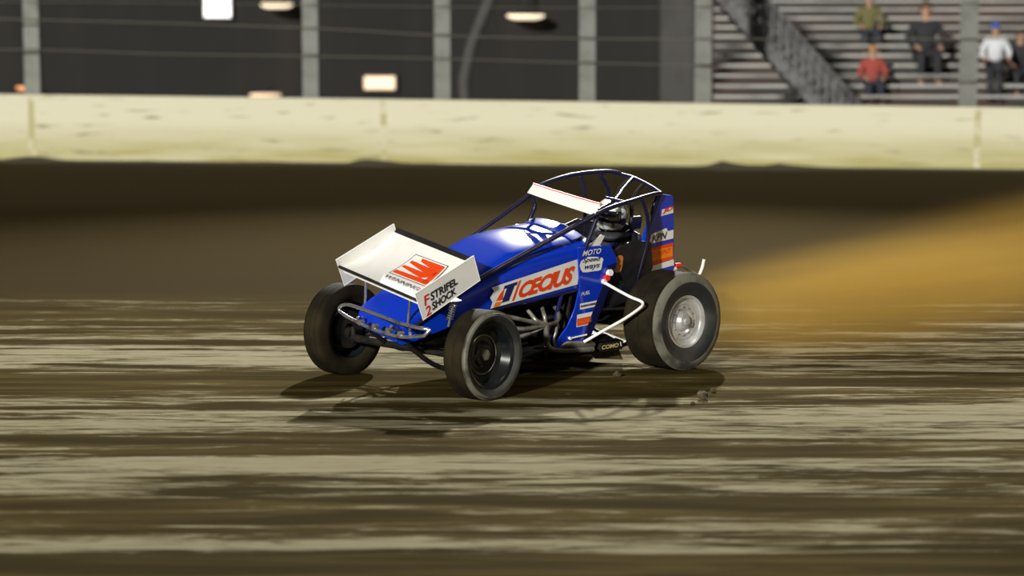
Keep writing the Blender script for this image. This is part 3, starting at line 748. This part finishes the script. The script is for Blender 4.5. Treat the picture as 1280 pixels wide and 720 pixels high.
# ---- seat, steering wheel
q = CB(); secs = []
for (x, z, w_, d) in ((.42, .40, .19, .06), (.20, .37, .21, .10), (.06, .42, .23, .17), (-.02, .60, .24, .20), (-.05, .80, .26, .20), (-.06, .98, .25, .18), (-.06, 1.10, .18, .12)):
    secs.append([(x+d, w_, z+.02), (x+.03, w_*1.0, z), (x, w_*.6, z), (x-.01, 0, z), (x, -w_*.6, z), (x+.03, -w_, z), (x+d, -w_, z+.02)])
q.loft(secs, caps=False, closed=False); q.build('seat', M['carbon'], solid=.014)
for s in (1, -1):
    panel('seat_wing', [(.44, 1.04), (.20, 1.115), (.0, 1.08), (-.06, .86), (.05, .62), (.42, .55)], s*.335, s*.350, M['carbon'], bev=.005)
    q = CB(); q.box((-.05, s*.15-.02, 1.14), (.08, s*.15+.02, 1.25)); q.build('headrest_pad', M['carbon'], bev=.015)
q = CB(); c = Vector((.60, .0, 1.03)); a = Vector((.82, 0, -.42)).normalized(); u = Vector((0, 1, 0)); w2 = a.cross(u)
q.tube([c+(u*math.cos(t)+w2*math.sin(t))*.165 for t in [2*PI*i/28 for i in range(28)]], .013, 8, closed=True)
for t in (0, 2.1, 4.2): q.tube([c, c+(u*math.cos(t)+w2*math.sin(t))*.165], .010, 6)
q.tube([c, c+a*.3], .014, 8); q.build('steering_wheel', M['black'])
q = CB(); q.box((.74, -.25, .92), (.76, .25, 1.10)); q.build('dashboard', M['black'], smooth=False, bev=.01)

# ---- nerf bar on the left side
q = CB(); q.tube(smooth_path([(0.525, 0.390, 0.796), (0.503, 0.520, 0.770), (0.504, 0.680, 0.755), (0.472, 0.760, 0.742), (0.457, 0.780, 0.724), (0.450, 0.750, 0.678), (0.478, 0.620, 0.550), (0.553, 0.490, 0.426), (0.659, 0.390, 0.310)], 5), .0125, 10)
q.build('nerf_bar', M['white'])
q = CB(); q.lathe([(-.015, 0), (-.015, .022), (.015, .022), (.015, 0)], (0.526, 0.390, 0.802), (0, 1, 0), 12); q.build('nerf_bar_clamp', M['white'])
q = CB(); q.lathe([(-.02, 0), (-.02, .027), (.03, .027), (.03, 0)], (0.485, 0.385, 0.871), (0, .9, .3), 14); q.build('quick_release_cap', M['white'])
q = CB(); q.lathe([(-.02, 0), (-.02, .024), (.03, .024), (.03, 0)], (0.509, 0.385, 0.830), (0, .9, .3), 14); q.build('quick_release_cap', M['red'])

# ---- exhaust headers
col_ = Vector((1.112, 0.400, 0.499))
for pts in ([(1.503, 0.300, 0.585), (1.323, 0.360, 0.547), col_], [(1.434, 0.280, 0.475), (1.302, 0.360, 0.473), col_], [(1.218, 0.240, 0.614), (1.214, 0.320, 0.571), (1.203, 0.380, 0.535), col_],
            [(1.036, 0.240, 0.604), (1.114, 0.360, 0.573), col_], [(0.904, 0.240, 0.593), (0.939, 0.340, 0.565), (1.003, 0.400, 0.515), col_], [(1.350, 0.280, 0.375), (1.224, 0.340, 0.420), col_]):
    q = CB(); q.tube(smooth_path(pts, 6), .0165, 9); q.build('header_pipe', M['steel'])
q = CB(); q.tube(smooth_path([col_, (1.096, 0.400, 0.406), (1.076, 0.400, 0.337), (1.016, 0.400, 0.288), (0.880, 0.400, 0.261), (0.702, 0.400, 0.250), (0.559, 0.400, 0.242)], 7), .0225, 12); q.build('exhaust_pipe', M['steel'])
q = CB(); q.tube(smooth_path([(0.986, 0.385, 0.496), (0.982, 0.385, 0.423), (0.998, 0.385, 0.365), (0.978, 0.385, 0.303)], 5), .012, 8); q.build('oil_line', M['steel'])
q = CB(); q.tube([(0.910, 0.360, 0.292), (0.842, 0.360, 0.302), (0.582, 0.360, 0.283), (0.516, 0.360, 0.263)], [.02, .036, .036, .02], 14); q.build('muffler', M['steel'])
q = CB(); q.box((.20, .30, .20), (.46, .385, .275)); blk = q.build('torsion_housing', M['black'], smooth=False, bev=.006)
lettering('housing_lettering', 'COMO', mat('yellow_print', (.75, .62, .28), .5), blk, lambda u, v: TB((.445-.19*u, .3868, .222+.036*v+.004*u)), 1, 1, .03)
q = CB(); q.tube([(0.237, 0.380, 0.268), (0.221, 0.380, 0.232)], .008, 6); q.build('torsion_bolt', M['white'])
panel('skid_plate', [(.50, .20), (.18, .20), (.10, .08), (.42, .12)], .29, .31, M['clod'])

# ---- front suspension (unsprung, level with the track)
q = MB(); q.tube([(2.15, -.76, .30), (2.15, .76, .30)], .032, 12); ax = q.build('front_axle', M['black'], car)
for s in (1, -1):
    q = MB(); q.tube([(2.15, s*.72, .33), (2.15, s*.80, .335)], .05, 12); q.tube([(2.15, s*.72, .27), (2.15, s*.72, .39)], .022, 10); q.build('spindle', M['black'], ax)
    q = MB(); q.tube([(2.15, s*.50, .31), (1.55, s*.36, .33)], .012, 8); q.build('radius_rod', M['steel'], car)
    q = MB(); q.tube([(2.15, s*.56, .34), (1.80, s*.36, .42)], .013, 8); q.build('torsion_arm', M['black'], car)
q = MB(); q.tube([(2.04, -.70, .30), (2.04, .70, .30)], .010, 8); q.build('tie_rod', M['chrome'], car)
q = CB(); q.tube([(2.153, 0.440, 0.792), (2.175, 0.440, 0.598)], .010, 8)
a0, a1 = Vector((2.150, 0.440, 0.773)), Vector((2.171, 0.440, 0.649))
d = (a1-a0); n_ = d.cross(Vector((0, 1, 0))).normalized(); m_ = Vector((0, 1, 0))
q.tube([a0+d*(i/56)+(n_*math.cos(i*.785)+m_*math.sin(i*.785))*.026 for i in range(57)], .0055, 6); q.build('front_shock', M['chrome'])
q = MB(); p0 = TB((1.95, -.33, .62)); q.tube([p0, (2.1, -.44, .34)], .02, 10); q.build('front_shock', M['chrome'], car)
q = CB(); q.tube([(2.3, -.22, .40), (2.25, .26, .40)], .028, 10); q.build('torsion_tube', M['black'])
q = CB(); q.box((1.95, -.24, .38), (2.35, .24, .50)); q.build('pedal_box', M['black'], smooth=False, bev=.02)
# ---- rear suspension
q = MB(); q.tube([(0, -.72, .41), (0, .68, .40)], .035, 12); q.lathe([(-.14, 0), (-.14, .07), (-.08, .13), (.08, .13), (.14, .07), (.14, 0)], (0, -.05, .41), (0, 1, 0), 20); ra = q.build('rear_axle', M['black'], car)
q = MB(); q.tube([(.1, -.05, .41), (.9, -.02, .40)], .045, 12); q.build('torque_tube', M['black'], car)
for s in (1, -1):
    q = MB(); q.tube([(-.02, s*.44, .47), (.75, s*.36, .50)], .012, 8); q.build('radius_rod', M['black'], car)
    q = MB(); q.tube([(-.05, s*.42, .35), TB((-.08, s*.27, .80))], .024, 10); q.build('rear_shock', M['black'], car)
q = MB(); q.lathe([(-.006, .06), (-.006, .14), (.006, .14), (.006, .06)], (0, .40, .41), (0, 1, 0), 24); q.build('brake_disc', M['steel'], ra)
# ---- rear bumper
q = CB(); q.tube(smooth_path([(-0.405, 0.220, 0.804), (-0.540, 0.220, 0.801), (-0.645, 0.220, 0.758), (-0.762, 0.220, 0.707), (-0.793, 0.220, 0.746), (-0.804, 0.220, 0.836)], 5), .011, 8); rb = q.build('rear_bumper', M['steel'])
q = CB(); q.tube([(-0.776, 0.220, 0.713), (-0.797, 0.220, 0.774), (-0.803, 0.220, 0.840)], .013, 8); q.build('bumper_upright', M['white'], rb)
q = CB(); q.tube(smooth_path([(-0.411, 0.220, 0.776), (-0.572, 0.200, 0.744), (-0.757, 0.180, 0.696)], 5), .011, 8); q.build('bumper_stay', M['steel'], rb)
q = CB(); q.lathe([(-.03, 0), (-.03, .022), (.03, .022), (.03, 0)], (-0.457, 0.250, 0.822), (1, 0, 0), 12); q.build('bumper_clamp', M['red'], rb)
q = CB(); q.lathe([(-.02, 0), (-.02, .02), (.02, .02), (.02, 0)], (-0.414, 0.250, 0.798), (1, 0, 0), 12); q.build('bumper_clamp', M['white'], rb)

# ---- wheels
def make_tyre(loc, rot, R, W, rim, out, grooves, look, camber=0):
    """out = +1 if the outer face looks to the car's left"""
    h = W/2*out
    q = MB()
    def P(k, r): return (k*h, r)
    q.mats = [M['rubber'], M['side'], M['bead']]
    sR = R-.012
    bulge = .03/(W/2)
    q.lathe([P(.84, rim), P(.93, rim+.012), P(1+bulge*.55, rim+(R-rim)*.35), P(1+bulge*.7, rim+(R-rim)*.62)], (0, 0, 0), (0, 1, 0), 72, M['side'])
    q.lathe([P(1+bulge*.7, rim+(R-rim)*.62), P(1+bulge*.45, rim+(R-rim)*.80), P(1.0, R-.014), P(.955, R-.001)], (0, 0, 0), (0, 1, 0), 72, M['bead'])
    prof = [P(.955, R-.001)]
    n = grooves
    for i in range(n):
        k0 = .86-1.72*i/(n-1) if n > 1 else 0
        prof += [P(k0+.02, R), P(k0+.016, R-.006), P(k0-.016, R-.006), P(k0-.02, R)]
    prof += [P(-.955, R-.001)]
    q.lathe(prof, (0, 0, 0), (0, 1, 0), 72, M['rubber'])
    q.lathe([P(-.955, R-.001), P(-1.0, R-.014), P(-1-bulge*.7, rim+(R-rim)*.6), P(-1-bulge*.5, rim+(R-rim)*.3), P(-.93, rim+.012), P(-.84, rim)], (0, 0, 0), (0, 1, 0), 72, M['rubber'])
    bmesh.ops.remove_doubles(q.bm, verts=q.bm.verts, dist=.0001)
    t = q.build('tyre', None, car, ang=45); t.location = loc; t.rotation_euler = (camber, 0, rot)
    q = MB()
    if look == 'silver':
        q.lathe([P(-.84, rim-.004), P(-.2, rim-.02), P(.5, rim-.03), P(.85, rim-.016), P(.93, rim+.008), P(.90, rim-.004)], (0, 0, 0), (0, 1, 0), 64)
        q.lathe([P(.88, rim-.006), P(.76, rim*.90), P(.70, rim*.80), P(.74, rim*.70), P(.70, rim*.62), P(.72, rim*.50), P(.66, rim*.42), P(.70, rim*.34), P(.86, rim*.26), P(.90, rim*.12), P(.90, 0)], (0, 0, 0), (0, 1, 0), 64)
        r = q.build('rim', M['alu'], t, ang=25)
        q = MB(); q.lathe([P(.90, rim*.14), P(1.0, rim*.13), P(1.02, 0)], (0, 0, 0), (0, 1, 0), 6); q.build('wheel_nut', M['alu'], t)
        q = MB()
        for i in range(12):
            a = 2*PI*i/12; q.lathe([P(.70, .006), P(.76, .006), P(.76, 0)], (math.cos(a)*rim*.56, 0, math.sin(a)*rim*.56), (0, 1, 0), 6)
        q.build('rim_bolts', M['steel'], t)
    else:
        q.lathe([P(-.84, rim-.004), P(-.3, rim-.02), P(.5, rim-.03), P(.85, rim-.012), P(.93, rim+.008), P(.90, rim-.006), P(.80, rim-.02), P(.1, rim-.05), P(-.05, rim*.66)], (0, 0, 0), (0, 1, 0), 64)
        q.lathe([P(-.05, rim*.68), P(-.12, rim*.55), P(-.06, rim*.40), P(.10, rim*.34), P(.14, rim*.2), P(.14, 0)], (0, 0, 0), (0, 1, 0), 48)
        r = q.build('rim', M['black_rim'], t, ang=25)
        q = MB(); q.lathe([P(.14, rim*.20), P(.34, rim*.18), P(.38, rim*.1), P(.38, 0)], (0, 0, 0), (0, 1, 0), 6); q.build('wheel_nut', M['steel'], t)
        q = MB(); q.lathe([P(-.02, rim*.62), P(.02, rim*.60), P(-.02, rim*.58)], (0, 0, 0), (0, 1, 0), 48); q.build('rim_ring', M['steel'], t)
        q = MB(); q.lathe([(-h*.5-.01, .05), (-h*.5-.01, .15), (-h*.5+.01, .15), (-h*.5+.01, .05)], (0, 0, 0), (0, 1, 0), 32); q.build('brake_disc', M['black'], t)
    return t
M['black_rim'] = mat('black_rim_paint', (.006, .008, .010), .22, .1, (.012, .013, .014), 6, coat=.5)
make_tyre((2.15, .835, .337), .118, .337, .19, .245, 1, 3, 'black')
make_tyre((2.15, -.835, .362), .118, .362, .19, .225, -1, 4, 'black')
make_tyre((0, .709, .395), 0, .395, .345, .205, 1, 3, 'silver')
make_tyre((0, -.80, .43), 0, .43, .40, .205, -1, 6, 'black')

# ------------------------------------------------------------------ driver
drv = empty('person', CARLOC, CARROT); tag(drv, 'driver in black suit and pale helmet gripping the wheel inside the roll cage', 'person')
nodes = [((.10, 0, .52), .15), ((.06, 0, .72), .15), ((.05, 0, .92), .16), ((.07, 0, 1.04), .075), ((.11, 0, 1.14), .065), ((.13, 0, 1.22), .09), ((.13, 0, 1.29), .06)]
E_ = [(0, 1), (1, 2), (2, 3), (3, 4), (4, 5), (5, 6)]
for s in (1, -1):
    b0 = len(nodes)
    nodes += [((.07, s*.19, .98), .075), ((.24, s*.29, .84), .056), ((.46, s*.20, .99), .040), ((.535, s*.165, 1.03), .036)]
    E_ += [(2, b0), (b0, b0+1), (b0+1, b0+2), (b0+2, b0+3)]
    hb = b0+3
    for k in range(4):
        z0 = 1.055-.020*k; f0 = len(nodes); ln = (.03, .034, .032, .026)[k]
        nodes += [((.565, s*(.160+.004*k), z0+.005), .010), ((.565+ln, s*.150, z0+.012), .009), ((.575+ln*.7, s*.120, z0+.004), .008)]
        E_ += [(hb, f0), (f0, f0+1), (f0+1, f0+2)]
    f0 = len(nodes); nodes += [((.55, s*.135, 1.05), .011), ((.575, s*.12, 1.075), .009)]; E_ += [(hb, f0), (f0, f0+1)]
    b0 = len(nodes)
    nodes += [((.16, s*.11, .50), .095), ((.58, s*.14, .62), .075), ((.98, s*.13, .42), .05), ((1.06, s*.13, .48), .04)]
    E_ += [(0, b0), (b0, b0+1), (b0+1, b0+2), (b0+2, b0+3)]
skin_mesh('body', nodes, E_, M['suit'], drv, 2, TB)
HC = Vector((.145, .0, 1.225))
q = CB(); bmesh.ops.create_uvsphere(q.bm, u_segments=32, v_segments=20, radius=1)
for v in q.bm.verts:
    x, y, z = v.co
    if z < -.2 and x > 0: x *= 1.12; z *= .95
    if z < -.7: z = -.7-(abs(z)-.7)*.3
    v.co = HC+Matrix.Rotation(.15, 3, 'Z') @ Vector((x*.148, y*.128, z*.145))
hel = q.build('helmet', M['helmet'], drv)
q = CB(); rows = []
for j in range(6):
    el_ = math.radians(-12+7.5*j)
    rows.append([HC+Matrix.Rotation(.15, 3, 'Z') @ Vector((math.cos(el_)*math.cos(a)*.157, math.cos(el_)*math.sin(a)*.134, math.sin(el_)*.152)) for a in [math.radians(-72+144*i/16) for i in range(17)]])
q.loft(rows, caps=False, closed=False); q.build('helmet_visor', M['visorglass'], hel, solid=.004)
q = CB(); rows = []
for j in range(4):
    el_ = math.radians(42+9*j)
    rows.append([HC+Matrix.Rotation(.15, 3, 'Z') @ Vector((math.cos(el_)*math.cos(a)*.155, math.cos(el_)*math.sin(a)*.134, math.sin(el_)*.152)) for a in [math.radians(-60+120*i/12) for i in range(13)]])
q.loft(rows, caps=False, closed=False); q.build('helmet_stripe', M['white'], hel, solid=.003)
q = CB(); q.lathe([(0, .03), (.012, .03), (.014, 0)], (HC.x-.01, .122, HC.z-.02), (0, 1, 0), 14); q.build('visor_pivot', M['ink'], hel)
q = CB(); q.lathe([(-.03, .135), (.0, .15), (.035, .13)], (.09, 0, 1.085), (.2, 0, 1), 24); q.build('neck_collar', M['suit'], drv, solid=.02)
decal('orange_patch', [(x, .352, z) for x, z in blob(.345, .925, .043, .072, 16, wob=.02)], mat('orange_patch_cloth', (.55, .20, .04), .7), car)
for s in (1, -1):
    q = CB(); q.loft([[(.13, s*.07-.025, 1.06), (.13, s*.07+.025, 1.06), (.12, s*.07+.025, 1.065), (.12, s*.07-.025, 1.065)],
                      [(.225, s*.085-.025, .95), (.225, s*.085+.025, .95), (.215, s*.085+.025, .95), (.215, s*.085-.025, .95)],
                      [(.245, s*.06-.025, .72), (.245, s*.06+.025, .72), (.235, s*.06+.025, .72), (.235, s*.06-.025, .72)]]); q.build('harness_strap', M['navy'], drv)

# ------------------------------------------------------------------ dirt thrown from the rear tyres
def clod(x, y, z, r, lab):
    bm = bmesh.new(); bmesh.ops.create_icosphere(bm, subdivisions=2, radius=r)
    sd = random.random()*50
    for v in bm.verts: v.co *= 1+.45*noise.noise(v.co/r*1.1+Vector((sd, 0, 0))); v.co.z *= .8
    me = bpy.data.meshes.new('dirt_clod'); bm.to_mesh(me); bm.free(); me.materials.append(M['clod'])
    for p in me.polygons: p.use_smooth = False
    o = link('dirt_clod', me); o.location = (x, y, z); tag(o, lab, 'dirt clod', 'dirt clods thrown up behind the left rear tyre')
for (px, py, r, lab) in ((878, 494, .045, 'largest dirt clod on the clay below the left rear tyre'), (771, 466, .03, 'dirt clod lying beneath the car, left of the left rear tyre'),
                    (892, 487, .022, 'small dirt clod just behind the largest one'), (866, 503, .018, 'tiny dirt clod in front of the largest one')):
    d = 3000*2.96/(py) if False else None
    P_ = {878: (1.419, 17.662, 0.030), 771: (0.829, 18.765, 0.020), 892: (1.532, 18.012, 0.015), 866: (1.331, 17.447, 0.012)}[px]
    clod(P_[0], P_[1], r*.75, r, lab)

# ------------------------------------------------------------------ dust plume
def plume(name, loc, size, rot, dens, color, lab, seed):
    bm = bmesh.new(); bmesh.ops.create_icosphere(bm, subdivisions=4, radius=1)
    me = bpy.data.meshes.new(name); bm.to_mesh(me); bm.free()
    m = bpy.data.materials.new(name+'_haze'); m.use_nodes = True; n = m.node_tree; n.nodes.clear(); N = n.nodes.new; Lk = n.links.new
    out = N('ShaderNodeOutputMaterial'); v = N('ShaderNodeVolumePrincipled'); Lk(v.outputs[0], out.inputs['Volume'])
    v.inputs['Color'].default_value = (*color, 1); v.inputs['Anisotropy'].default_value = .1
    tc = N('ShaderNodeTexCoord'); gr = N('ShaderNodeTexGradient'); gr.gradient_type = 'SPHERICAL'; Lk(tc.outputs['Object'], gr.inputs[0])
    mp = N('ShaderNodeMapping'); mp.inputs['Scale'].default_value = (1.2, 2, 3.5); mp.inputs['Location'].default_value = (seed, 0, 0); Lk(tc.outputs['Object'], mp.inputs[0])
    no = N('ShaderNodeTexNoise'); no.inputs['Scale'].default_value = 1.3; no.inputs['Detail'].default_value = 2; Lk(mp.outputs[0], no.inputs['Vector'])
    r1 = N('ShaderNodeMapRange'); r1.interpolation_type = 'SMOOTHSTEP'; Lk(gr.outputs['Fac'], r1.inputs[0]); r1.inputs[1].default_value = 0; r1.inputs[2].default_value = .95
    r2 = N('ShaderNodeMapRange'); Lk(no.outputs['Fac'], r2.inputs[0]); r2.inputs[1].default_value = .3; r2.inputs[2].default_value = .7; r2.inputs[3].default_value = .5; r2.inputs[4].default_value = 1.3
    a = N('ShaderNodeMath'); a.operation = 'MULTIPLY'; Lk(r1.outputs[0], a.inputs[0]); Lk(r2.outputs[0], a.inputs[1])
    b = N('ShaderNodeMath'); b.operation = 'MULTIPLY'; Lk(a.outputs[0], b.inputs[0]); b.inputs[1].default_value = dens; Lk(b.outputs[0], v.inputs['Density'])
    me.materials.append(m); o = link(name, me); o.location = loc; o.scale = size; o.rotation_euler = rot
    tag(o, lab, 'dust cloud', None, 'stuff')
plume('dust_cloud', (5.3, 20.9, .84), (4.8, 1.3, .70), (0, math.radians(-9.5), math.radians(4)), .8, (.56, .36, .08), 'golden brown dust cloud trailing to the right behind the car', 3)
plume('dust_spray', (3.0, 20.0, .50), (2.5, .9, .56), (0, math.radians(-7), 0), 2.0, (.58, .38, .09), 'low brown dust spray rising right behind the left rear tyre', 9)

sc.view_settings.view_transform = 'Standard'; sc.view_settings.look = 'None'; sc.view_settings.exposure = 0; sc.view_settings.gamma = 1
sc.view_settings.use_curve_mapping = False
sc.cycles.use_denoising = True
sc.cycles.volume_step_rate = 1.0; sc.cycles.volume_bounces = 1
